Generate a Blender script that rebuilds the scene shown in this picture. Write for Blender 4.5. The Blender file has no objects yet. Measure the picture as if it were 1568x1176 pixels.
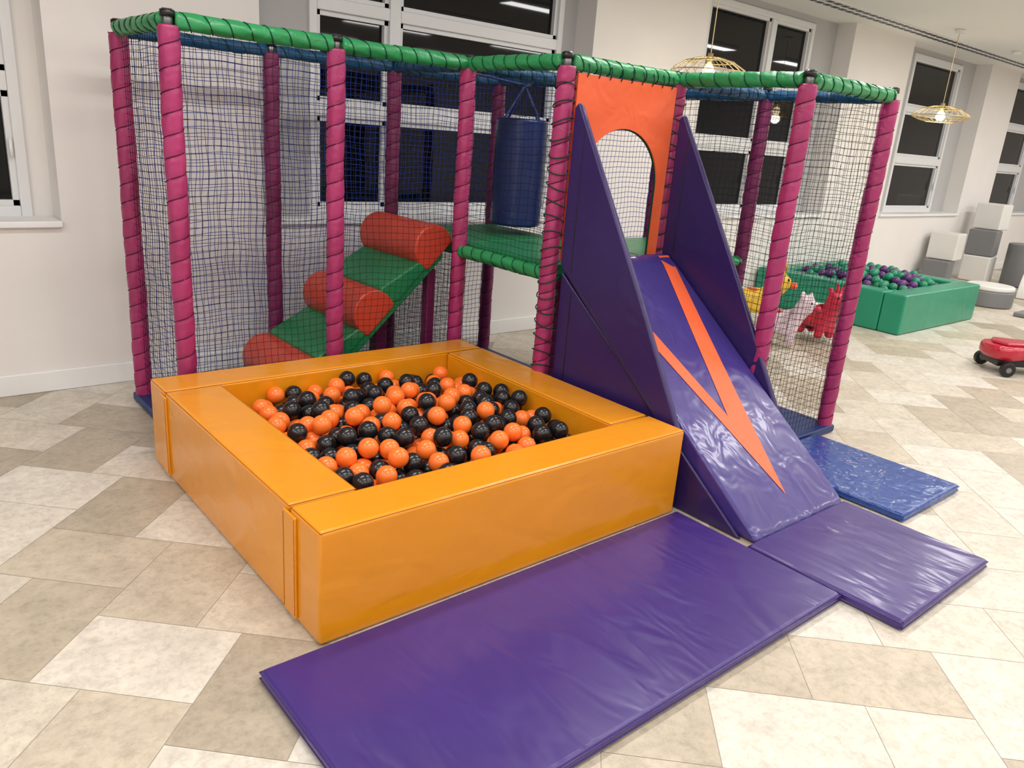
import bpy, bmesh, math, random
from mathutils import Vector, Matrix
random.seed(7)
SC=bpy.context.scene
COL=SC.collection
try:
    SC.view_settings.view_transform='Standard'
    SC.view_settings.look='None'
except Exception as e: print(e)

# ---------------------------------------------------------------- materials
def srgb(r,g,b):
    def c(x):
        x/=255.0
        return x/12.92 if x<=0.04045 else ((x+0.055)/1.055)**2.4
    return (c(r),c(g),c(b),1.0)

def mat(name,col,rough=0.5,spec=0.5,metal=0.0,coat=0.0,bump=None,vary=0.0,emit=None,vscale=3.0,stretch=None):
    """bump=(scale,strength,distance)"""
    m=bpy.data.materials.new(name);m.use_nodes=True
    nt=m.node_tree;b=nt.nodes["Principled BSDF"]
    b.inputs["Base Color"].default_value=col
    b.inputs["Roughness"].default_value=rough
    b.inputs["Metallic"].default_value=metal
    b.inputs["Specular IOR Level"].default_value=spec
    b.inputs["Coat Weight"].default_value=coat
    b.inputs["Coat Roughness"].default_value=0.12
    if emit:
        b.inputs["Emission Color"].default_value=emit[0];b.inputs["Emission Strength"].default_value=emit[1]
    tc=nt.nodes.new("ShaderNodeTexCoord")
    if vary>0:
        n=nt.nodes.new("ShaderNodeTexNoise");n.inputs["Scale"].default_value=vscale;n.inputs["Detail"].default_value=4
        mr=nt.nodes.new("ShaderNodeMapRange");mr.inputs[3].default_value=1-vary;mr.inputs[4].default_value=1+vary
        mr.inputs[1].default_value=.3;mr.inputs[2].default_value=.7
        hs=nt.nodes.new("ShaderNodeHueSaturation");hs.inputs["Color"].default_value=col
        nt.links.new(tc.outputs["Object"],n.inputs["Vector"]);nt.links.new(n.outputs["Fac"],mr.inputs[0])
        nt.links.new(mr.outputs[0],hs.inputs["Value"]);nt.links.new(hs.outputs[0],b.inputs["Base Color"])
    if bump:
        n=nt.nodes.new("ShaderNodeTexNoise");n.inputs["Scale"].default_value=bump[0];n.inputs["Detail"].default_value=2.2
        n.inputs["Distortion"].default_value=0.6
        bp=nt.nodes.new("ShaderNodeBump");bp.inputs["Strength"].default_value=bump[1];bp.inputs["Distance"].default_value=bump[2]
        src=tc.outputs["Object"]
        if stretch:
            mp=nt.nodes.new("ShaderNodeMapping");mp.inputs["Scale"].default_value=stretch[0];mp.inputs["Rotation"].default_value=(0,0,stretch[1])
            nt.links.new(src,mp.inputs["Vector"]);src=mp.outputs[0]
        nt.links.new(src,n.inputs["Vector"]);nt.links.new(n.outputs["Fac"],bp.inputs["Height"])
        nt.links.new(bp.outputs[0],b.inputs["Normal"])
        if coat>0: nt.links.new(bp.outputs[0],b.inputs["Coat Normal"])
    return m

M_wall=mat("wall_paint",srgb(231,227,224),.7,.3,vary=.015,bump=(60,.05,.002))
M_grey=mat("recess_wall_grey",srgb(184,183,184),.7,.3,vary=.015)  # greyer wall tone, used on the window recesses
M_trim=mat("white_gloss_trim",srgb(236,236,236),.35,.5)
M_frame=mat("window_frame_white",srgb(224,225,227),.4,.5)
M_glass=mat("night_window_glass",srgb(9,10,14),.03,.30)
M_ceil=mat("ceiling_white",srgb(230,229,226),.8,.2)
M_black=mat("black_plastic",srgb(18,18,20),.4,.5)
M_orange=mat("orange_vinyl",srgb(228,146,22),.25,.5,coat=.35,bump=(4,.26,.03),vary=.03,stretch=((1,1,1.6),0))
M_orangeseam=mat("orange_seam",srgb(176,96,8),.45,.4)
M_purple=mat("purple_vinyl",srgb(57,35,112),.34,.5,coat=.25,bump=(3.6,.30,.03),vary=.05,stretch=((2.2,.8,1),.9))
M_purple_s=mat("purple_vinyl_slide",srgb(60,46,122),.32,.5,coat=.3,bump=(7,.38,.03),vary=.06,stretch=((1,.7,1),.3))
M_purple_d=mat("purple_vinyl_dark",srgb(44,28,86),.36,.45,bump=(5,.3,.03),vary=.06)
M_blue=mat("blue_vinyl",srgb(20,64,140),.28,.5,coat=.3,bump=(12,.5,.02),vary=.05)
M_bluebase=mat("blue_base_vinyl",srgb(26,48,100),.45,.4,vary=.08)
M_flame=mat("orange_red_fabric",srgb(240,104,60),.45,.4,bump=(7,.22,.03),vary=.03)
M_red=mat("red_roll_vinyl",srgb(190,64,44),.35,.5,bump=(8,.25,.03),vary=.04)
M_green=mat("green_vinyl",srgb(30,118,72),.35,.5,bump=(8,.3,.03),vary=.05)
M_teal=mat("teal_green_vinyl",srgb(30,140,108),.32,.5,bump=(5,.25,.03),vary=.05)
M_greenrail=mat("green_rail_sleeve",srgb(38,134,78),.36,.5,bump=(20,.4,.012),vary=.10)
M_tealrail=mat("blue_rail_sleeve",srgb(18,66,104),.45,.4,bump=(20,.3,.01),vary=.08)
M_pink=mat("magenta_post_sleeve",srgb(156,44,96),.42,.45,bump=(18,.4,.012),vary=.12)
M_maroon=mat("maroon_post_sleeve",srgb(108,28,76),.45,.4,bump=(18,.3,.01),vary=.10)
M_foldshade=mat("sleeve_fold_shade",srgb(74,14,48),.7,.2)  # colour standing in for shade in the post sleeve folds
M_cordg=mat("green_cord",srgb(8,60,44),.7,.2)
M_net=mat("black_netting",srgb(20,26,40),.8,.2)
M_netb=mat("blue_netting",srgb(32,56,150),.8,.2)
M_steel=mat("galvanised_steel",srgb(120,120,120),.35,.5,metal=.9)
M_brass=mat("brass",srgb(206,186,140),.35,.5,metal=.8)
M_bulb=mat("warm_bulb",srgb(255,240,205),.3,.5,emit=(srgb(255,232,180),10))
M_bo=mat("orange_ball_plastic",srgb(250,120,46),.22,.5)
M_bk=mat("black_ball_plastic",srgb(27,27,30),.22,.5)
M_bg=mat("green_ball_plastic",srgb(34,136,100),.3,.5)
M_bp=mat("purple_ball_plastic",srgb(92,46,112),.3,.5)
M_bag=mat("blue_bag_vinyl",srgb(14,38,96),.35,.5,bump=(10,.3,.02))
M_fgrey=mat("grey_foam_vinyl",srgb(122,122,124),.4,.4,vary=.03)
M_fwhite=mat("white_foam_vinyl",srgb(228,226,222),.4,.4,vary=.02)
M_yel=mat("yellow_rubber",srgb(226,186,60),.4,.5)
M_pnk=mat("pale_pink_rubber",srgb(212,190,200),.4,.5)
M_redr=mat("red_rubber",srgb(200,34,64),.4,.5)
M_car=mat("red_car_plastic",srgb(180,28,54),.25,.5,coat=.3)

# ---------------------------------------------------------------- helpers
def empty(name,loc=(0,0,0)):
    e=bpy.data.objects.new(name,None);COL.objects.link(e);e.location=loc;e.empty_display_size=.1
    return e
def link(ob,parent=None):
    COL.objects.link(ob)
    if parent: ob.parent=parent
    return ob
def from_bm(bm,name,m,parent=None,smooth=False):
    me=bpy.data.meshes.new(name);bm.to_mesh(me);bm.free()
    if isinstance(m,(list,tuple)):
        for q in m: me.materials.append(q)
    elif m: me.materials.append(m)
    if smooth:
        for p in me.polygons: p.use_smooth=True
    return link(bpy.data.objects.new(name,me),parent)
def bevel(ob,w,seg=3):
    md=ob.modifiers.new("bevel","BEVEL");md.width=w;md.segments=seg;md.limit_method='ANGLE';md.angle_limit=math.radians(35)
    for p in ob.data.polygons: p.use_smooth=True
    wn=ob.modifiers.new("wn","WEIGHTED_NORMAL");wn.keep_sharp=False
    return ob
def box(name,lo,hi,m,parent=None,bev=0,seg=3):
    bm=bmesh.new();bmesh.ops.create_cube(bm,size=1)
    for v in bm.verts:
        v.co=Vector([lo[i]+(v.co[i]+.5)*(hi[i]-lo[i]) for i in range(3)])
    ob=from_bm(bm,name,m,parent)
    if bev: bevel(ob,bev,seg)
    return ob
def prism(name,pts,axis,a0,a1,m,parent=None,bev=0,seg=3):
    bm=bmesh.new()
    def P(p,a):
        if axis==0: return (a,p[0],p[1])
        if axis==1: return (p[0],a,p[1])
        return (p[0],p[1],a)
    A=[bm.verts.new(P(p,a0)) for p in pts];B=[bm.verts.new(P(p,a1)) for p in pts]
    bm.faces.new(A);bm.faces.new(B[::-1]);n=len(pts)
    for i in range(n): bm.faces.new((A[i],B[i],B[(i+1)%n],A[(i+1)%n]))
    bmesh.ops.recalc_face_normals(bm,faces=bm.faces)
    ob=from_bm(bm,name,m,parent)
    if bev: bevel(ob,bev,seg)
    return ob
def cyl(name,p0,p1,r,m,parent=None,seg=24,r2=None,bev=0):
    p0=Vector(p0);p1=Vector(p1);d=p1-p0
    bm=bmesh.new()
    bmesh.ops.create_cone(bm,cap_ends=True,segments=seg,radius1=r,radius2=r if r2 is None else r2,depth=d.length)
    q=d.to_track_quat('Z','Y').to_matrix().to_4x4()
    bmesh.ops.transform(bm,matrix=Matrix.Translation((p0+p1)/2)@q,verts=bm.verts)
    ob=from_bm(bm,name,m,parent)
    for p in ob.data.polygons: p.use_smooth=len(p.vertices)==4
    if bev: bevel(ob,bev,3)
    return ob
def sphere(name,c,r,m,parent=None,sc=(1,1,1),seg=20):
    bm=bmesh.new();bmesh.ops.create_uvsphere(bm,u_segments=seg,v_segments=seg//2+2,radius=r)
    for v in bm.verts: v.co=Vector((v.co.x*sc[0]+c[0],v.co.y*sc[1]+c[1],v.co.z*sc[2]+c[2]))
    return from_bm(bm,name,m,parent,True)
def curve(name,plist,r,m,parent=None,cyclic=False,res=2):
    c=bpy.data.curves.new(name,'CURVE');c.dimensions='3D';c.bevel_depth=r;c.bevel_resolution=res
    for pts in plist:
        s=c.splines.new('POLY');s.points.add(len(pts)-1)
        for i,p in enumerate(pts): s.points[i].co=(p[0],p[1],p[2],1)
        s.use_cyclic_u=cyclic
    c.materials.append(m)
    return link(bpy.data.objects.new(name,c),parent)

# ---------------------------------------------------------------- camera
R=Matrix(((0.76719,0.14084,-0.62570),(-0.63700,0.28088,-0.71783),(0.07465,0.94933,0.30512)))
cam=bpy.data.cameras.new("camera");cam.sensor_width=36;cam.lens=36*1189.4/1568;cam.clip_start=.05
co=bpy.data.objects.new("camera",cam);COL.objects.link(co)
co.matrix_world=Matrix.Translation((0,0,1.6))@R.normalized().to_4x4()
SC.camera=co

# ---------------------------------------------------------------- floor (herringbone stone-look tiles)
X0,X1,Y0,Y1,ZC=-3.0,19.0,-6.0,4.9,3.07
def tile_material():
    m=bpy.data.materials.new("stone_look_floor_tile");m.use_nodes=True;nt=m.node_tree;b=nt.nodes["Principled BSDF"]
    at=nt.nodes.new("ShaderNodeAttribute");at.attribute_name="tile"
    sep=nt.nodes.new("ShaderNodeSeparateColor");nt.links.new(at.outputs["Color"],sep.inputs[0])
    ramp=nt.nodes.new("ShaderNodeValToRGB");e=ramp.color_ramp
    cols=[(0,(214,207,195)),(.35,(210,201,187)),(.6,(204,194,178)),(.76,(194,182,163)),(.88,(182,170,151)),(1,(170,158,140))]
    e.elements[0].position=0;e.elements[0].color=srgb(*cols[0][1]);e.elements[1].position=1;e.elements[1].color=srgb(*cols[-1][1])
    for p,c in cols[1:-1]:
        k=e.elements.new(p);k.color=srgb(*c)
    nt.links.new(sep.outputs[0],ramp.inputs[0])
    tc=nt.nodes.new("ShaderNodeTexCoord")
    add=nt.nodes.new("ShaderNodeVectorMath");add.operation='MULTIPLY_ADD'
    nt.links.new(at.outputs["Color"],add.inputs[0]);add.inputs[1].default_value=(37,53,29);nt.links.new(tc.outputs["Object"],add.inputs[2])
    n1=nt.nodes.new("ShaderNodeTexNoise");n1.inputs["Scale"].default_value=9;n1.inputs["Detail"].default_value=9;n1.inputs["Roughness"].default_value=.72;n1.inputs["Distortion"].default_value=.4
    n2=nt.nodes.new("ShaderNodeTexNoise");n2.inputs["Scale"].default_value=34;n2.inputs["Detail"].default_value=6;n2.inputs["Roughness"].default_value=.75
    nt.links.new(add.outputs[0],n1.inputs["Vector"]);nt.links.new(add.outputs[0],n2.inputs["Vector"])
    m1=nt.nodes.new("ShaderNodeMapRange");m1.inputs[1].default_value=.36;m1.inputs[2].default_value=.62;m1.inputs[3].default_value=.86;m1.inputs[4].default_value=1.08
    m2=nt.nodes.new("ShaderNodeMapRange");m2.inputs[1].default_value=.34;m2.inputs[2].default_value=.54;m2.inputs[3].default_value=.82;m2.inputs[4].default_value=1.03
    nt.links.new(n1.outputs[0],m1.inputs[0]);nt.links.new(n2.outputs[0],m2.inputs[0])
    mu=nt.nodes.new("ShaderNodeMath");mu.operation='MULTIPLY';nt.links.new(m1.outputs[0],mu.inputs[0]);nt.links.new(m2.outputs[0],mu.inputs[1])
    hs=nt.nodes.new("ShaderNodeHueSaturation");nt.links.new(ramp.outputs[0],hs.inputs["Color"]);nt.links.new(mu.outputs[0],hs.inputs["Value"])
    nt.links.new(hs.outputs[0],b.inputs["Base Color"])
    b.inputs["Roughness"].default_value=.40;b.inputs["Specular IOR Level"].default_value=.4
    bp=nt.nodes.new("ShaderNodeBump");bp.inputs["Strength"].default_value=.08;bp.inputs["Distance"].default_value=.01
    nt.links.new(n2.outputs[0],bp.inputs["Height"]);nt.links.new(bp.outputs[0],b.inputs["Normal"])
    return m
M_tile=tile_material()
M_grout=mat("tile_joint",srgb(160,152,140),.7,.2)
L_,W_=.49,.333
s2=math.sqrt(.5)
def uv2xy(u,v): return ((u+v)*s2,(v-u)*s2)
bm=bmesh.new();lay=bm.loops.layers.float_color.new("tile")
g=.0010
rt=random.Random(12)
FIX=[((2.38,.81),.80),((.74,3.90+.1),.93),((.72,3.30),.95),((1.0,3.0),.3),((.40,2.75),.9),((.70,2.45),.80),((.45,2.15),.15),((1.95,.80),.1),((2.7,.45),.1),((.25,3.2),.2),((.4,3.55),.1)]
for a in range(-60,61):
    for b_ in range(-40,41):
        ou=.87+a*W_+b_*(L_+W_);ov=2.09+a*W_+b_*(W_-L_)
        for (u0,v0,u1,v1) in ((ou,ov,ou+L_,ov+W_),(ou+L_,ov+W_-L_,ou+L_+W_,ov+W_)):
            cx_,cy_=uv2xy((u0+u1)/2,(v0+v1)/2)
            t=rt.random();t2=rt.random();t3=rt.random()
            if not(X0-.3<cx_<X1+.3 and Y0-.3<cy_<Y1+.36): continue
            for (q,tone) in FIX:
                uu=(q[0]-q[1])*s2;vv=(q[0]+q[1])*s2
                if u0<=uu<=u1 and v0<=vv<=v1: t=tone
            vs=[]
            for (u,v) in ((u0+g,v0+g),(u1-g,v0+g),(u1-g,v1-g),(u0+g,v1-g)):
                x,y=uv2xy(u,v)
                vs.append(bm.verts.new((x,y,0)))
            f=bm.faces.new(vs)
            for l in f.loops: l[lay]=(t,t2,t3,1)
bmesh.ops.recalc_face_normals(bm,faces=bm.faces)
for f in bm.faces:
    if f.normal.z<0: f.normal_flip()
bmesh.ops.bisect_plane(bm,geom=bm.verts[:]+bm.edges[:]+bm.faces[:],plane_co=(0,Y1+.05,0),plane_no=(0,1,0),clear_outer=True)
floor=empty("floor")
from_bm(bm,"floor_tiles",M_tile,floor)
box("floor_joint_bed",(X0,Y0,-.05),(X1,Y1,-.001),M_grout,floor)

# ---------------------------------------------------------------- room shell
YB=5.12
wb=empty("wall_back")
box("lower_wall",(X0,4.9,0),(X1,5.3,.93),M_wall,wb)
bays=[(-2.2,.90,[(-1.9,-.5),(-.4,.79)]),(2.05,4.86,None),(6.31,8.95,None),(10.43,12.95,None),(14.1,17.0,None)]
wins=[(-2.0,.80,[-.55]),(2.47,4.70,[3.115,]),(6.55,8.46,[7.68]),(10.95,12.47,[]),(14.15,15.8,[])]
prev=X0
for i,(a,b_,_) in enumerate(bays):
    box("pier_%d"%i,(prev,4.9,.93),(a,5.3,ZC),M_wall,wb);prev=b_
box("pier_end",(prev,4.9,.93),(X1,5.3,ZC),M_wall,wb)
for i,((a,b_,_),(wa,wbx,ml)) in enumerate(zip(bays,wins)):
    gm=M_grey if i else M_wall
    if wa>a: box("recess_left_%d"%i,(a,YB,.93),(wa,5.3,ZC),gm,wb)
    if b_>wbx: box("recess_right_%d"%i,(wbx,YB,.93),(b_,5.3,ZC),gm,wb)
    box("recess_head_%d"%i,(wa,YB,2.98),(wbx,5.3,ZC),gm,wb)
    W=empty("window_%d"%(i+1))
    box("glass",(wa+.02,YB+.04,.97),(wbx-.02,YB+.06,2.98),M_glass,W)
    box("outer_sky_backing",(wa,YB+.08,.95),(wbx,YB+.1,3.0),M_black,W)
    fw=.055
    def bar(n,x0,x1,z0,z1,y0=YB-.02): box(n,(x0,y0,z0),(x1,YB+.045,z1),M_frame,W,.006,2)
    bar("frame_left",wa,wa+fw,.95,3.0);bar("frame_right",wbx-fw,wbx,.95,3.0)
    bar("frame_bottom",wa+fw,wbx-fw,.95,1.02);bar("frame_top",wa+fw,wbx-fw,2.94,3.0)
    edges=[wa+fw]+[m_ for m_ in ml]+[wbx-fw]
    for k,mx in enumerate(ml): bar("mullion_%d"%k,mx-.045,mx+.045,1.02,2.94)
    for k in range(len(edges)-1):
        e0=edges[k]+(.045 if k>0 else 0);e1=edges[k+1]-(.045 if k<len(edges)-2 else 0)
        bar("transom_%d"%k,e0,e1,1.62,1.72);bar("upper_transom_%d"%k,e0,e1,2.28,2.36)
        for (z0,z1) in ((1.02,1.62),(1.72,2.28),(2.36,2.94)):
            for nm,xx0,xx1,zz0,zz1 in (("sash_l",e0,e0+.03,z0,z1),("sash_r",e1-.03,e1,z0,z1),("sash_b",e0,e1,z0,z0+.03),("sash_t",e0,e1,z1-.03,z1)):
                box("%s_%d_%d"%(nm,k,int(z0*100)),(xx0,YB+.005,zz0),(xx1,YB+.042,zz1),M_frame,W)
        cyl("handle_%d"%k,(e1-.015,YB-.02,1.28),(e1-.015,YB-.02,1.38),.009,M_trim,W,10)
    box("trim_%d"%(i+1),(a-.0,4.865,.93),(b_,YB+.0,.965),M_trim,None,.006,2)
box("baseboard_back",(X0,4.878,0),(X1,4.9,.12),M_trim,None,.006,2)
box("wall_left",(X0-.2,Y0,0),(X0,5.3,ZC),M_wall)
box("wall_right",(X1,Y0,0),(X1+.2,5.3,ZC),M_wall)
box("wall_front",(X0,Y0-.2,0),(X1,Y0,ZC),M_wall)
box("ceiling",(X0,Y0,ZC),(X1,5.3,ZC+.15),M_ceil)
gr=empty("ceiling_air_grille")
box("grille_frame",(2.0,4.44,ZC-.012),(18.5,4.66,ZC),M_frame,gr)
bm=bmesh.new()
def addbox(bm,lo,hi):
    r=bmesh.ops.create_cube(bm,size=1)
    for v in r['verts']: v.co=Vector([lo[i]+(v.co[i]+.5)*(hi[i]-lo[i]) for i in range(3)])
for k in range(110):
    x=2.1+k*.148
    addbox(bm,(x,4.47,ZC-.016),(x+.10,4.52,ZC-.010));addbox(bm,(x,4.58,ZC-.016),(x+.10,4.63,ZC-.010))
from_bm(bm,"slots",M_black,gr)
SD=empty("smoke_detector")
cyl("detector_body",(11.6,4.15,ZC-.04),(11.6,4.15,ZC),.055,M_trim,SD,24,bev=.008)
k=0
for y in (2.75,.9,-1.0,-3.4):
    for x in (-1.6,1.2,4.0,6.8,9.6,12.4,15.2):
        P=empty("ceiling_light" if k==0 else "ceiling_light.%03d"%k)
        box("housing",(x-.77,y-.13,ZC-.05),(x+.77,y+.13,ZC-.001),M_trim,P,.005,2)
        l=bpy.data.lights.new("tube",'AREA');l.shape='RECTANGLE';l.size=1.5;l.size_y=.22;l.energy=29
        l.color=(1,.985,.962)
        lo=bpy.data.objects.new("led_tube",l);link(lo,P);lo.location=(x,y,ZC-.056)
        k+=1
w=bpy.data.worlds.new("night");SC.world=w;w.use_nodes=True
w.node_tree.nodes["Background"].inputs[0].default_value=(.02,.025,.04,1);w.node_tree.nodes["Background"].inputs[1].default_value=.5

# ---------------------------------------------------------------- soft play frame
x1,x2,x3,x4,x5=1.153,1.937,2.742,3.586,4.44
yt,ya,yb,yc=4.486,3.715,2.927,2.148
H=1.95
F=empty("soft_play_frame")
def helix(p0,p1,r,pitch,ph=0):
    p0=Vector(p0);p1=Vector(p1);d=p1-p0;L=d.length;q=d.to_track_quat('Z','Y').to_matrix()
    n=int(L/pitch*12);out=[]
    for i in range(n+1):
        t=i/n;a=t*L/pitch*2*math.pi+ph
        out.append(p0+d*t+q@Vector((r*math.cos(a),r*math.sin(a),0)))
    return out
def sleeve(name,p0,p1,r,m,seed=0):
    p0=Vector(p0);p1=Vector(p1);d=p1-p0;L=d.length;q=d.to_track_quat('Z','Y').to_matrix()
    bm=bmesh.new();nr=max(2,int(L/.012));ns=20;rows=[];pitch=.092
    for i in range(nr+1):
        t=i/nr;row=[]
        for j in range(ns):
            a=2*math.pi*j/ns
            ph=(t*L/pitch-a/(2*math.pi))%1.0
            dd=min(ph,1-ph)
            rr=r-.005*math.exp(-(dd/.08)**2)+.002*math.sin(3*a+t*L*9+seed)+.0015*math.sin(5*a-t*L*31+seed)
            row.append(bm.verts.new(p0+d*t+q@Vector((rr*math.cos(a),rr*math.sin(a),0))))
        rows.append(row)
    for i in range(nr):
        for j in range(ns):
            bm.faces.new((rows[i][j],rows[i][(j+1)%ns],rows[i+1][(j+1)%ns],rows[i+1][j]))
    bm.faces.new(rows[0][::-1]);bm.faces.new(rows[-1])
    ob=from_bm(bm,name,m,F,True)
    return ob,helix(p0,p1,r-.001,pitch,0)
posts=[(x1,yt),(x1,ya),(x2,yt),(x2,ya),(x3,yt),(x3,ya),(x4,yt),(x4,ya),(x3,yb),(x4,yb),(x5,yb),(x5,ya),(x4,yc),(x5,yc)]
hl=[]
for i,(x,y) in enumerate(posts):
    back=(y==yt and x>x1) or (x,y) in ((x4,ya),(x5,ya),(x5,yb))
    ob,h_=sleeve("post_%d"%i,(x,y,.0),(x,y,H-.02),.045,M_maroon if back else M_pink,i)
    hl.append(h_)
    cyl("post_clamp_%d"%i,(x,y,H-.05),(x,y,H+.045),.022,M_steel,F,16)
    cyl("post_clamp_ring_%d"%i,(x,y,H+.015),(x,y,H+.04),.03,M_black,F,16)
curve("post_fold_shade",hl,.0022,M_foldshade,F,res=1)  # dark spirals drawn as the shade along the sleeve folds, not a real cord
hl=[];hl2=[]
def rail(name,a,b_,z,front=True,r=.04):
    a=Vector((a[0],a[1],z));b2=Vector((b_[0],b_[1],z));d=(b2-a).normalized()
    ob,h_=sleeve(name,a+d*.028,b2-d*.028,r,M_greenrail if front else M_tealrail,len(hl)*2.1)
    (hl if front else hl2).append(h_)
fr=[((x1,yt),(x1,ya)),((x1,ya),(x2,ya)),((x2,ya),(x3,ya)),((x3,ya),(x3,yb)),((x3,yb),(x4,yb)),((x4,yb),(x4,yc)),((x4,yc),(x5,yc))]
bk=[((x1,yt),(x2,yt)),((x2,yt),(x3,yt)),((x3,yt),(x4,yt)),((x4,yt),(x4,ya)),((x4,ya),(x5,ya)),((x5,ya),(x5,yb)),((x5,yb),(x5,yc)),((x3,ya),(x4,ya)),((x4,yb),(x5,yb)),((x4,ya),(x4,yb)),((x3,yt),(x3,ya)),]
for i,(a,b_) in enumerate(fr): rail("top_rail_%d"%i,a,b_,H,True,.038)
for i,(a,b_) in enumerate(bk): rail("top_rail_inner_%d"%i,a,b_,H-.01,False,.032)
for i,(a,b_) in enumerate([((x3,ya),(x3,yb)),((x4,yb),(x5,yb))]): rail("platform_rail_%d"%i,a,b_,.925,True,.036)
curve("rail_lacing",hl+hl2,.0026,M_cordg,F,res=1)
def net(name,a,b_,z0,z1,m,sag=.010,seed=0,sp=.036,t=.0013):
    a=Vector((a[0],a[1],0));b2=Vector((b_[0],b_[1],0));d=(b2-a);L=d.length;d.normalize();n=Vector((-d.y,d.x,0))
    a=a+d*.03;L-=.06
    def P(s,z):
        q=(z-z0)/(z1-z0);e=math.sin(math.pi*s/L)*math.sin(math.pi*q)
        o=sag*e*(1.2*math.sin(4.1*z+seed)+.7*math.sin(9*s+2*seed))
        ds=.010*e*math.sin(6.3*z+seed*1.7)+.004*math.sin(23*z+17*s+seed)
        dz=.012*e*math.sin(7*s+seed)+.003*math.sin(19*s+13*z)
        return a+d*(s+ds)+n*o+Vector((0,0,z+dz))
    bm=bmesh.new()
    def strand(pts,sd):
        prev=None
        for p in pts:
            r=[bm.verts.new(p+sd*t),bm.verts.new(p+n*t),bm.verts.new(p-sd*t),bm.verts.new(p-n*t)]
            if prev:
                for j in range(4): bm.faces.new((prev[j],prev[(j+1)%4],r[(j+1)%4],r[j]))
            prev=r
    ns=int(round(L/sp));nz=int(round((z1-z0)/sp));zs=[z0+(z1-z0)*i/nz for i in range(nz+1)]
    for i in range(ns+1):
        s=L*i/ns;strand([P(s,z) for z in zs[::2]]+([P(s,zs[-1])] if nz%2 else []),d)
    for z in zs:
        strand([P(L*i/ns,z) for i in range(ns+1)][::1],Vector((0,0,1)))
    return from_bm(bm,name,m,F)
zt=H-.03;k=0
for (a,b_,z0,z1,m) in [
 ((x1,ya),(x2,ya),.05,zt,M_net),((x2,ya),(x3,ya),.05,zt,M_net),((x3,ya),(x3,yb),.95,zt,M_net),
 ((x1,yt),(x1,ya),.05,zt,M_net),((x4,yb),(x4,yc),.05,zt,M_net),((x4,yc),(x5,yc),.05,zt,M_net),
 ((x5,yc),(x5,yb),.05,zt,M_net),((x5,yb),(x5,ya),.05,zt,M_net),
 ((x1,yt),(x2,yt),.05,zt,M_netb),((x2,yt),(x3,yt),.05,zt,M_netb),((x3,yt),(x4,yt),.05,zt,M_netb),
 ((x4,yt),(x4,ya),.95,zt,M_netb),((x4,ya),(x5,ya),.05,zt,M_netb),((x3,yt),(x3,ya),.05,.9,M_net)]:
    bl=m is M_netb
    net("net_panel_%d"%k,a,b_,z0,z1,m,seed=k*1.3,t=.0016 if bl else .0011,sp=.034 if bl else .037);k+=1
def rect(n,xa,ya_,xb,yb_,z0,z1,m,par,bev=.012): return box(n,(xa,ya_,z0),(xb,yb_,z1),m,par,bev)
rect("base_mat_0",x1-.05,ya-.05,x3,yt+.05,.003,.05,M_bluebase,F)
rect("base_mat_1",x3+.003,yb+.003,x4,yt+.05,.003,.05,M_bluebase,F)
rect("base_mat_2",x4+.003,yc-.05,x5+.05,ya,.003,.05,M_bluebase,F)
rect("platform_deck_0",x3+.045,yb+.03,x4,ya,.88,.975,M_green,F,.015)
rect("platform_deck_1",x3+.045,ya+.003,x4-.01,yt-.04,.88,.975,M_green,F,.015)
rect("platform_deck_2",x4+.003,yb+.045,x5-.045,ya-.04,.88,.975,M_green,F,.015)
bm=bmesh.new()
cxp,cz,rx=3.165,1.37,.30
xa_,xb_,zb_,zt_=x3+.05,x4-.05,1.0,H-.045
inner=[];outer=[]
angs=sorted(set([math.pi*i/28 for i in range(29)]+[math.atan2(zt_-cz,xb_-cxp),math.atan2(zt_-cz,xa_-cxp)]))
inner.append((cxp+rx,zb_));outer.append((xb_,zb_))
for a in angs:
    inner.append((cxp+rx*math.cos(a),cz+rx*math.sin(a)))
    c,s=math.cos(a),math.sin(a)
    ts=[]
    if c>1e-6: ts.append((xb_-cxp)/c)
    if c<-1e-6: ts.append((xa_-cxp)/c)
    if s>1e-6: ts.append((zt_-cz)/s)
    t=min(ts);outer.append((cxp+t*c,cz+t*s))
inner.append((cxp-rx,zb_));outer.append((xa_,zb_))
iv=[bm.verts.new((p[0],yb-.02,p[1])) for p in inner];ov=[bm.verts.new((p[0],yb-.02,p[1])) for p in outer]
for i in range(len(iv)-1): bm.faces.new((iv[i],iv[i+1],ov[i+1],ov[i]))
op=from_bm(bm,"orange_entrance_panel",M_flame,F)
md=op.modifiers.new("s","SOLIDIFY");md.thickness=.014
curve("arch_piping",[[(p[0],yb-.02,p[1]) for p in inner]],.006,M_cordg,F)
lo=[]
def loop(cx_,cy_,z,r,tilt=.02,ph=0):
    return [(cx_+r*math.cos(a),cy_+r*math.sin(a),z+tilt*math.sin(a+ph)) for a in [2*math.pi*i/16 for i in range(17)]]
z=.12
while z<1.9:
    lo.append(loop(x3,yb,z,.052,.02,z*9))
    if z>1.02: lo.append(loop(x4,yb,z,.052,.02,z*7))
    z+=.078
for i in range(9):
    x=x3+.11+i*.08
    lo.append([(x,yb+.045*math.cos(a)-.0,H-.025+.05*math.sin(a)) for a in [2*math.pi*i_/14 for i_ in range(15)]])
curve("lacing_loops",lo,.003,M_cordg,F,res=1)
for side in (0,1):
    for i in range(10):
        z=1.06+i*.088;x=(xa_+.02) if side==0 else (xb_-.02)
        bm=bmesh.new();bmesh.ops.create_circle(bm,segments=14,radius=.012)
        ob=from_bm(bm,"eyelet_%d_%d"%(side,i),M_brass,F);ob.location=(x,yb-.030,z);ob.rotation_euler=(math.pi/2,0,0)
        sk=ob.modifiers.new("w","WIREFRAME");sk.thickness=.005

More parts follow.
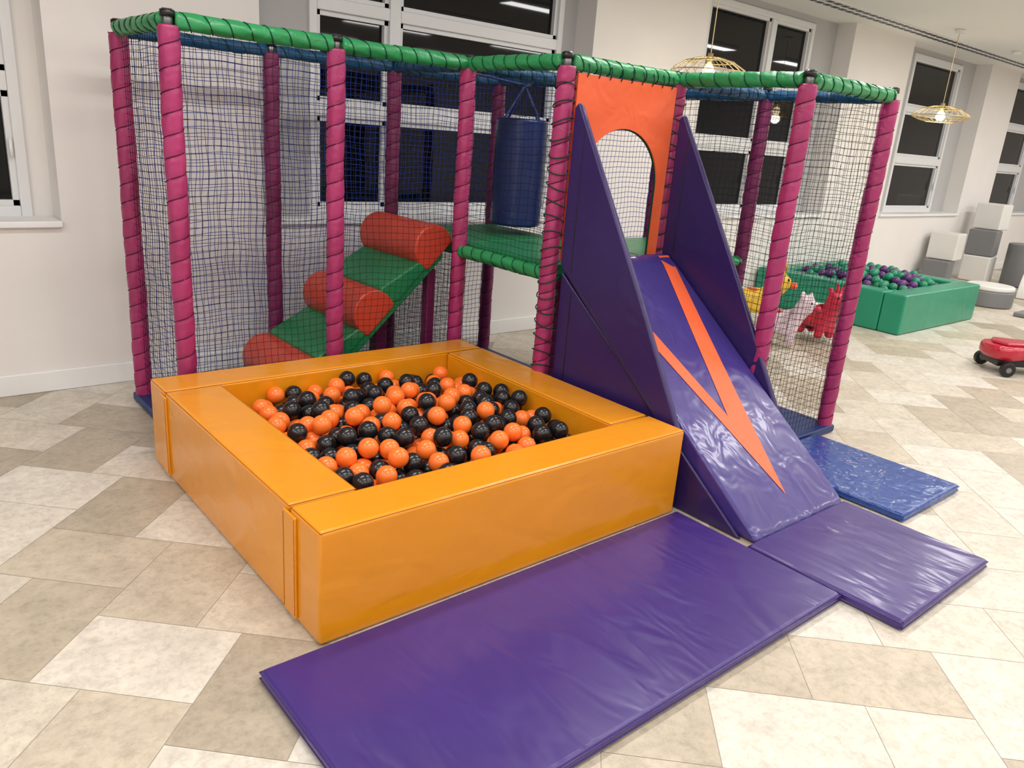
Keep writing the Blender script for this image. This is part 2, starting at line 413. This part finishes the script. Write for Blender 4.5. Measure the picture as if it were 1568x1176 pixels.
# ---------------------------------------------------------------- slide
S=empty("slide")
prof=[(2.87,0.003),(2.87,1.015),(2.82,1.02),(2.78,1.005),(2.72,.966),(1.56,.046),(1.525,.003)]
def slz(y): 
    P=[(1.56,.046),(2.72,.966),(2.78,1.005),(2.82,1.02),(2.87,1.015)]
    for (a,za),(b_,zb2) in zip(P,P[1:]):
        if y<=b_: return za+(zb2-za)*(y-a)/(b_-a)
    return 1.015
prism("slide_wedge",prof,0,2.79,3.54,M_purple_s,S,.018,4)
bm=bmesh.new()
def lerp(a,b_,t): return (a[0]+(b_[0]-a[0])*t,a[1]+(b_[1]-a[1])*t)
tipo=(3.160,1.635);inn=(3.125,1.985)
def arm(outer_pt,inner_pt,top_o,top_i):
    n=12;prev=None
    for i in range(n+1):
        t=i/n
        po=lerp(outer_pt,top_o,t);pi=lerp(inner_pt,top_i,t)
        r=(bm.verts.new((po[0],po[1],slz(po[1])+.003)),bm.verts.new((pi[0],pi[1],slz(pi[1])+.003)))
        if prev: bm.faces.new((prev[0],r[0],r[1],prev[1]))
        prev=r
arm(tipo,inn,(3.535,2.80),(3.450,2.80))
arm(tipo,inn,(2.795,2.80),(2.88,2.80))
bmesh.ops.recalc_face_normals(bm,faces=bm.faces)
for f in bm.faces:
    if f.normal.z<0: f.normal_flip()
st=from_bm(bm,"stripe",M_flame,S)
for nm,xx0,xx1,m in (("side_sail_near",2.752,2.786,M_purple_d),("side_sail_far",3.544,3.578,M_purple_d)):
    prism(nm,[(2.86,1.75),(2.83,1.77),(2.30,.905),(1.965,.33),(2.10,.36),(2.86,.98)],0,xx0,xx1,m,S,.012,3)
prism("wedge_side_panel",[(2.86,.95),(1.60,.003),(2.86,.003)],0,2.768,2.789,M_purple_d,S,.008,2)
curve("sail_seams",[[(2.7515,2.775,.96),(2.7515,2.775,1.66)],[(2.767,2.775,.02),(2.767,2.775,.86)],[(3.5435,2.775,1.02),(3.5435,2.775,1.66)],
   [(2.7515,2.80,.965),(2.7515,2.14,.42)]],.0022,M_black,S)
for i in range(9):
    z=.15+i*.18
    bm=bmesh.new();bmesh.ops.create_circle(bm,segments=14,radius=.012)
    ob=from_bm(bm,"sail_eyelet_%d"%i,M_brass,S);ob.location=(2.749 if z>.95 else 2.765,2.83,z);ob.rotation_euler=(0,math.pi/2,0)
    sk=ob.modifiers.new("w","WIREFRAME");sk.thickness=.005

# ---------------------------------------------------------------- floor mats
def padmat(name,lo,hi,m,seams=()):
    P=empty(name)
    box("pad",lo,hi,m,P,.014,4)
    pts=[(lo[0],lo[1],0),(hi[0],lo[1],0),(hi[0],hi[1],0),(lo[0],hi[1],0)]
    for q,zz in enumerate((hi[2]-.012,lo[2]+.01)):
        curve("piping_%d"%q,[[(p[0],p[1],zz) for p in pts]],.003,m,P,cyclic=True)
    return P
padmat("floor_mat",(.745,1.095,.002),(2.685,1.885,.045),M_purple)
padmat("floor_mat.001",(2.70,.865,.002),(3.495,1.515,.045),M_purple)
padmat("floor_mat.002",(3.60,1.27,.002),(4.24,2.085,.045),M_blue)

# ---------------------------------------------------------------- orange ball pit
BP=empty("ball_pit")
def beam(n,lo,hi,m,P): 
    return box(n,lo,hi,m,P,.016,4)
px0,px1,py0,py1,ph=.96,2.725,1.93,3.636,.41
beam("front_bolster",(px0,py0,.003),(px1,py0+.215,ph),M_orange,BP)
beam("back_bolster",(px0,py1-.215,.003),(px1,py1,ph),M_orange,BP)
beam("left_bolster",(px0,py0+.221,.003),(px0+.25,py1-.221,ph),M_orange,BP)
beam("right_bolster",(px1-.25,py0+.221,.003),(px1,py1-.221,ph),M_orange,BP)
box("pit_base_pad",(px0+.252,py0+.217,.003),(px1-.252,py1-.217,.08),M_orange,BP)
box("corner_flap_0",(px0-.010,py0+.155,.02),(px0+.001,py0+.245,ph-.018),M_orange,BP,.004,2)
box("corner_flap_1",(px0-.010,py1-.25,.02),(px0+.001,py1-.17,ph-.018),M_orange,BP,.004,2)
def rectloop(x0,y0,x1_,y1_,z): return [(x0,y0,z),(x1_,y0,z),(x1_,y1_,z),(x0,y1_,z)]
curve("stitching",[rectloop(px0+.004,py0+.004,px1-.004,py0+.211,ph-.006),rectloop(px0+.004,py1-.211,px1-.004,py1-.004,ph-.006),
  rectloop(px0+.004,py0+.225,px0+.246,py1-.225,ph-.006),rectloop(px1-.246,py0+.225,px1-.004,py1-.225,ph-.006)],.0022,M_orangeseam,BP,cyclic=True,res=1)
def zz_(x,y0_,y1_):
    return [(x,y0_ if i%2 else y1_,.03+i*.006) for i in range(60)]
curve("flap_stitching",[zz_(px0-.0105,py0+.238,py0+.241),zz_(px0-.0105,py0+.159,py0+.162),zz_(px0-.0105,py1-.246,py1-.243)],.0012,M_orangeseam,BP,res=1)
def pack(x0,y0,x1_,y1_,zb,r,n,mound,seed,cand=40):
    rg=random.Random(seed);cell=2*r;grid={};res=[]
    cx_,cy_=(x0+x1_)/2,(y0+y1_)/2
    for i in range(n):
        best=None
        for c in range(cand):
            x=rg.uniform(x0+r,x1_-r);y=rg.uniform(y0+r,y1_-r);z=zb+r
            gi,gj=int(x/cell),int(y/cell)
            for a in (-1,0,1):
                for b_ in (-1,0,1):
                    for (bx,by,bz) in grid.get((gi+a,gj+b_),()):
                        d2=(bx-x)**2+(by-y)**2
                        if d2<4*r*r:
                            zz=bz+math.sqrt(4*r*r-d2)
                            if zz>z: z=zz
            e=((x-cx_)/(x1_-x0))**2+((y-cy_)/(y1_-y0))**2
            sc_=z+mound*e
            if best is None or sc_<best[0]: best=(sc_,x,y,z)
        _,x,y,z=best;res.append((x,y,z));grid.setdefault((int(x/cell),int(y/cell)),[]).append((x,y,z))
    return res
def ballmesh(name,balls,r,mats,seg,seed,parent=None,probs=None):
    rg=random.Random(seed)
    b0=bmesh.new();bmesh.ops.create_uvsphere(b0,u_segments=seg,v_segments=seg//2+1,radius=r)
    bv=[v.co.copy() for v in b0.verts];b0.verts.index_update();bf=[[v.index for v in f.verts] for f in b0.faces];b0.free()
    V=[];Fc=[];mi=[]
    for (x,y,z) in balls:
        o=len(V);V+=[(v.x+x,v.y+y,v.z+z) for v in bv];Fc+=[[i+o for i in f] for f in bf]
        k=rg.choices(range(len(mats)),weights=probs)[0];mi+=[k]*len(bf)
    me=bpy.data.meshes.new(name);me.from_pydata(V,[],Fc)
    for q in mats: me.materials.append(q)
    me.polygons.foreach_set("material_index",mi);me.polygons.foreach_set("use_smooth",[True]*len(mi));me.update()
    return link(bpy.data.objects.new(name,me),parent)
balls=pack(px0+.252,py0+.217,px1-.252,py1-.217,.08,.042,655,.25,3,60)
ballmesh("play_balls",balls,.0418,[M_bo,M_bk],26,11,BP,[.49,.51])

# ---------------------------------------------------------------- foam step ramp
ST=empty("foam_step_ramp")
y0s,y1s=ya+.06,yt-.06
prism("ramp_board",[(1.72,.055),(1.80,.055),(2.68,.87),(2.68,.96),(2.60,.90)],1,y0s+.01,y1s-.01,M_green,ST,.008,2)
for i,(cx_,cz_) in enumerate(((2.61,.935),(2.22,.575),(1.83,.215))):
    pts=[];r=.135
    for a in range(-30,181+30,12):
        t=math.radians(a+45)
        pts.append((cx_+r*math.cos(t),cz_+r*math.sin(t)))
    prism("red_roll_%d"%i,pts,1,y0s,y1s,M_red,ST,.014,3)
for i,(cx_,cz_) in enumerate(((2.22,.575),(1.83,.215))):
    prism("green_tread_%d"%i,[(cx_+.03,cz_+.05),(cx_+.04,cz_+.145),(cx_+.30,cz_+.285),(cx_+.34,cz_+.24),(cx_+.16,cz_+.06)],1,y0s+.003,y1s-.003,M_green,ST,.012,3)
box("ramp_support",(2.36,4.0,.05),(2.44,4.08,.55),M_maroon,ST,.01)
box("ramp_support_b",(2.60,3.82,.05),(2.66,3.88,.80),M_maroon,ST,.01)

# ---------------------------------------------------------------- hanging bag
HB=empty("hanging_punch_bag")
bx_,by_=3.40,4.0
cyl("bag",(bx_,by_,1.03),(bx_,by_,1.70),.165,M_bag,HB,40,bev=.02)
curve("straps",[[(bx_+.15*math.cos(a),by_+.15*math.sin(a),1.69),(bx_,by_,1.90)] for a in (0,1.57,3.14,4.71)]+
      [[(bx_,by_,1.90),(x3+.05,by_-.1,1.93)],[(bx_,by_,1.90),(x4-.02,by_+.1,1.93)]],.008,M_bag,HB)

# ---------------------------------------------------------------- pendant lamps
def pendant(name,x,y,z,en):
    P=empty(name)
    cyl("ceiling_rose",(x,y,ZC-.04),(x,y,ZC),.05,M_trim,P)
    curve("cable",[[(x,y,ZC-.03),(x,y,z+.14)]],.004,M_brass,P)
    cyl("lamp_holder",(x,y,z+.06),(x,y,z+.14),.022,M_brass,P)
    sphere("bulb",(x,y,z+.0),.048,M_bulb,P,(1,1,1.15))
    lines=[];N=24
    for i in range(N):
        a=2*math.pi*i/N
        pr=[(.03,.11),(.10,.105),(.20,.075),(.29,.02),(.305,0),(.29,-.015),(.22,-.045),(.15,-.06)]
        lines.append([(x+r*math.cos(a),y+r*math.sin(a),z+h_) for r,h_ in pr])
    curve("shade_wires",lines,.0032,M_brass,P,res=1)
    rings=[[(x+r*math.cos(2*math.pi*j/40),y+r*math.sin(2*math.pi*j/40),z+h_) for j in range(40)] for r,h_ in ((.305,0),(.15,-.06),(.03,.11),(.2,.075))]
    curve("shade_rings",rings,.005,M_brass,P,cyclic=True)
    l=bpy.data.lights.new("bulb_light",'POINT');l.energy=en;l.color=(1,.86,.66);l.shadow_soft_size=.06
    o=bpy.data.objects.new("bulb_light",l);link(o,P);o.location=(x,y,z-.10)
pendant("pendant_lamp",9.71,4.10,2.16,6)
pendant("pendant_lamp.001",5.60,4.28,2.21,4)

# ---------------------------------------------------------------- green ball pit
GP=empty("ball_pit.001")
gx0,gx1,gy0,gy1,gh=7.75,9.60,3.20,4.86,.40
box("front_bolster",(gx0,gy0,.003),(gx1,gy0+.22,gh),M_teal,GP,.02)
box("back_bolster",(gx0,gy1-.22,.003),(gx1,gy1,gh),M_teal,GP,.02)
box("left_bolster",(gx0,gy0+.224,.003),(gx0+.22,gy1-.224,gh),M_teal,GP,.02)
box("right_bolster",(gx1-.22,gy0+.224,.003),(gx1,gy1-.224,gh),M_teal,GP,.02)
box("pit_base_pad",(gx0+.222,gy0+.222,.003),(gx1-.222,gy1-.222,.16),M_teal,GP)
gb=pack(gx0+.222,gy0+.222,gx1-.222,gy1-.222,.16,.045,500,.35,9,30)
ballmesh("play_balls",gb,.0447,[M_bg,M_bp,M_teal],14,8,GP,[.5,.3,.2])

# ---------------------------------------------------------------- grey / white foam blocks
def cube(n,x,y,z,s,m,P,rot=0.2):
    ob=box(n,(-s/2,-s/2,0),(s/2,s/2,s),m,P,.02);ob.location=(x,y,z);ob.rotation_euler=(0,0,rot);return ob
FB=empty("foam_block_stack")
cube("block_0",12.0,4.62,.003,.34,M_fgrey,FB,.15);cube("block_1",12.17,4.64,.347,.38,M_fwhite,FB,.1)
FB2=empty("foam_block_stack.001")
cube("block_0",13.15,4.50,.003,.38,M_fwhite,FB2,.1);cube("block_1",13.20,4.52,.386,.38,M_fgrey,FB2,.15);cube("block_2",13.40,4.55,.769,.38,M_fwhite,FB2,.0)
D=empty("foam_disc_seat")
cyl("disc_base",(10.9,3.52,.003),(10.9,3.52,.20),.28,M_fgrey,D,40,bev=.02)
cyl("disc_top",(10.9,3.52,.20),(10.9,3.52,.26),.27,M_fwhite,D,40,bev=.02)
AR=empty("foam_arch")
pts=[(-.42*math.cos(math.radians(a)),.003+.42*math.sin(math.radians(a))) for a in range(0,181,12)]
pts+= [(.18*math.cos(math.radians(a)),.003+.18*math.sin(math.radians(a))) for a in range(0,181,18)]
ob=prism("arch",[(p[0],p[1]) for p in pts],1,-.18,.18,M_fwhite,AR,.015);ob.location=(12.4,3.42,0);ob.rotation_euler=(0,0,.15)
RO=empty("foam_roll")
cyl("roll",(13.35,3.95,.003),(13.35,3.95,.62),.26,M_fgrey,RO,36,bev=.02)
LG=empty("foam_play_mat")
box("mat",(10.4,2.3,.003),(12.4,3.05,.05),M_fgrey,LG,.012)

# ---------------------------------------------------------------- animal hoppers (rubber bouncing toys)
def hopper(name,x,y,rot,sc_,m,m2,kind):
    P=empty(name)
    vs=[];es=[];rs=[]
    def V(p,r,par=None):
        vs.append(p);rs.append(r)
        if par is not None: es.append((par,len(vs)-1))
        return len(vs)-1
    c=V((0,0,.27),.125);ch=V((.13,0,.29),.115,c);rp=V((-.14,0,.27),.115,c)
    V((-.23,0,.30),.05,rp)
    nk=V((.20,0,.40),.075,ch);hd=V((.25,0,.50),.080,nk);V((.35,0,.47),.055,hd)
    for sx,p in ((.14,ch),(-.14,rp)):
        for sy in (-1,1):
            k_=V((sx,.07*sy,.15),.055,p);V((sx+.01,.085*sy,.048),.046,k_)
    for sy in (-1,1):
        if kind=='horn': 
            e=V((.22,.05*sy,.57),.022,hd);V((.20,.08*sy,.64),.014,e)
        else:
            e=V((.21,.06*sy,.57),.03,hd);V((.19,.09*sy,.62),.018,e)
    if kind=='deer':
        a1=V((.25,.03,.60),.018,hd);V((.27,.06,.68),.014,a1);a2=V((.25,-.03,.60),.018,hd);V((.27,-.06,.68),.014,a2)
    if kind=='unicorn': V((.29,0,.64),.012,hd)
    me=bpy.data.meshes.new(name);me.from_pydata(vs,es,[]);me.materials.append(m)
    ob=link(bpy.data.objects.new("body",me),P)
    sk=ob.modifiers.new("skin","SKIN");sk.use_smooth_shade=True
    for i,r in enumerate(rs): me.skin_vertices[0].data[i].radius=(r,r)
    me.skin_vertices[0].data[0].use_root=True
    ob.modifiers.new("sub","SUBSURF").levels=2;ob.modifiers["sub"].render_levels=2
    for sy in (-1,1): sphere("eye_%d"%sy,(.305,.05*sy,.525),.014,M_black,P,seg=10)
    if kind=='horn':
        for i,(a,b_,c_) in enumerate(((.0,.10,.33),(-.12,-.09,.33),(.05,-.11,.30),(-.1,.1,.3))): sphere("patch_%d"%i,(a,b_,c_),.045,m2,P,(1,.5,1),12)
    else:
        cyl("saddle",(-.01,0,.385),(-.01,0,.40),.07,m2,P,20,bev=.004)
        sphere("muzzle",(.375,0,.465),.038,m2,P,seg=12)
    P.location=(x,y,0);P.rotation_euler=(0,0,rot);P.scale=(sc_,)*3
hopper("cow_hopper_toy",6.14,4.16,-2.2,.90,M_yel,M_black,'horn')
hopper("giraffe_hopper_toy",6.62,4.14,-.9,.92,M_yel,M_flame,'deer')
hopper("unicorn_hopper_toy",6.12,3.55,-1.1,.80,M_pnk,M_redr,'unicorn')
hopper("deer_hopper_toy",6.72,3.52,-1.9,.84,M_redr,M_fwhite,'deer')

# ---------------------------------------------------------------- ride on car
C=empty("ride_on_car",(7.50,1.99,0));C.rotation_euler=(0,0,math.radians(138))
pts=[(-.36,.02),(-.33,.12),(-.22,.17),(-.05,.12),(.10,.13),(.24,.19),(.36,.15),(.40,0),(.36,-.15),(.24,-.19),(.10,-.13),(-.05,-.12),(-.22,-.17),(-.33,-.12),(-.36,-.02)]
prism("car_body",pts,2,.12,.24,M_car,C,.04,4)
prism("car_seat",[(-.05,.08),(.1,.10),(.28,.13),(.34,0),(.28,-.13),(.1,-.10),(-.05,-.08)],2,.235,.265,M_car,C,.02,3)
prism("car_underbody",[(-.30,.10),(.34,.14),(.34,-.14),(-.30,-.10)],2,.07,.125,M_black,C,.01,2)
cyl("steering_column",(-.22,0,.2),(-.17,0,.38),.02,M_black,C)
curve("steering_wheel",[[(-.17+.09*math.cos(a)*.9,.09*math.sin(a)*1.2,.38+.02*math.cos(a)) for a in [2*math.pi*i/20 for i in range(20)]]],.012,M_black,C,cyclic=True)
for i,(x,y) in enumerate(((-.30,.15),(-.30,-.15),(.28,.20),(.28,-.20))):
    cyl("wheel_%d"%i,(x,y-.022,.06),(x,y+.022,.06),.06,M_black,C,24,bev=.008)
    cyl("hub_%d"%i,(x,y-.025,.06),(x,y+.025,.06),.022,M_fgrey,C,16)
    cyl("axle_%d"%i,(x,y*.55,.10),(x,y,.06),.014,M_black,C,10)
print("done")
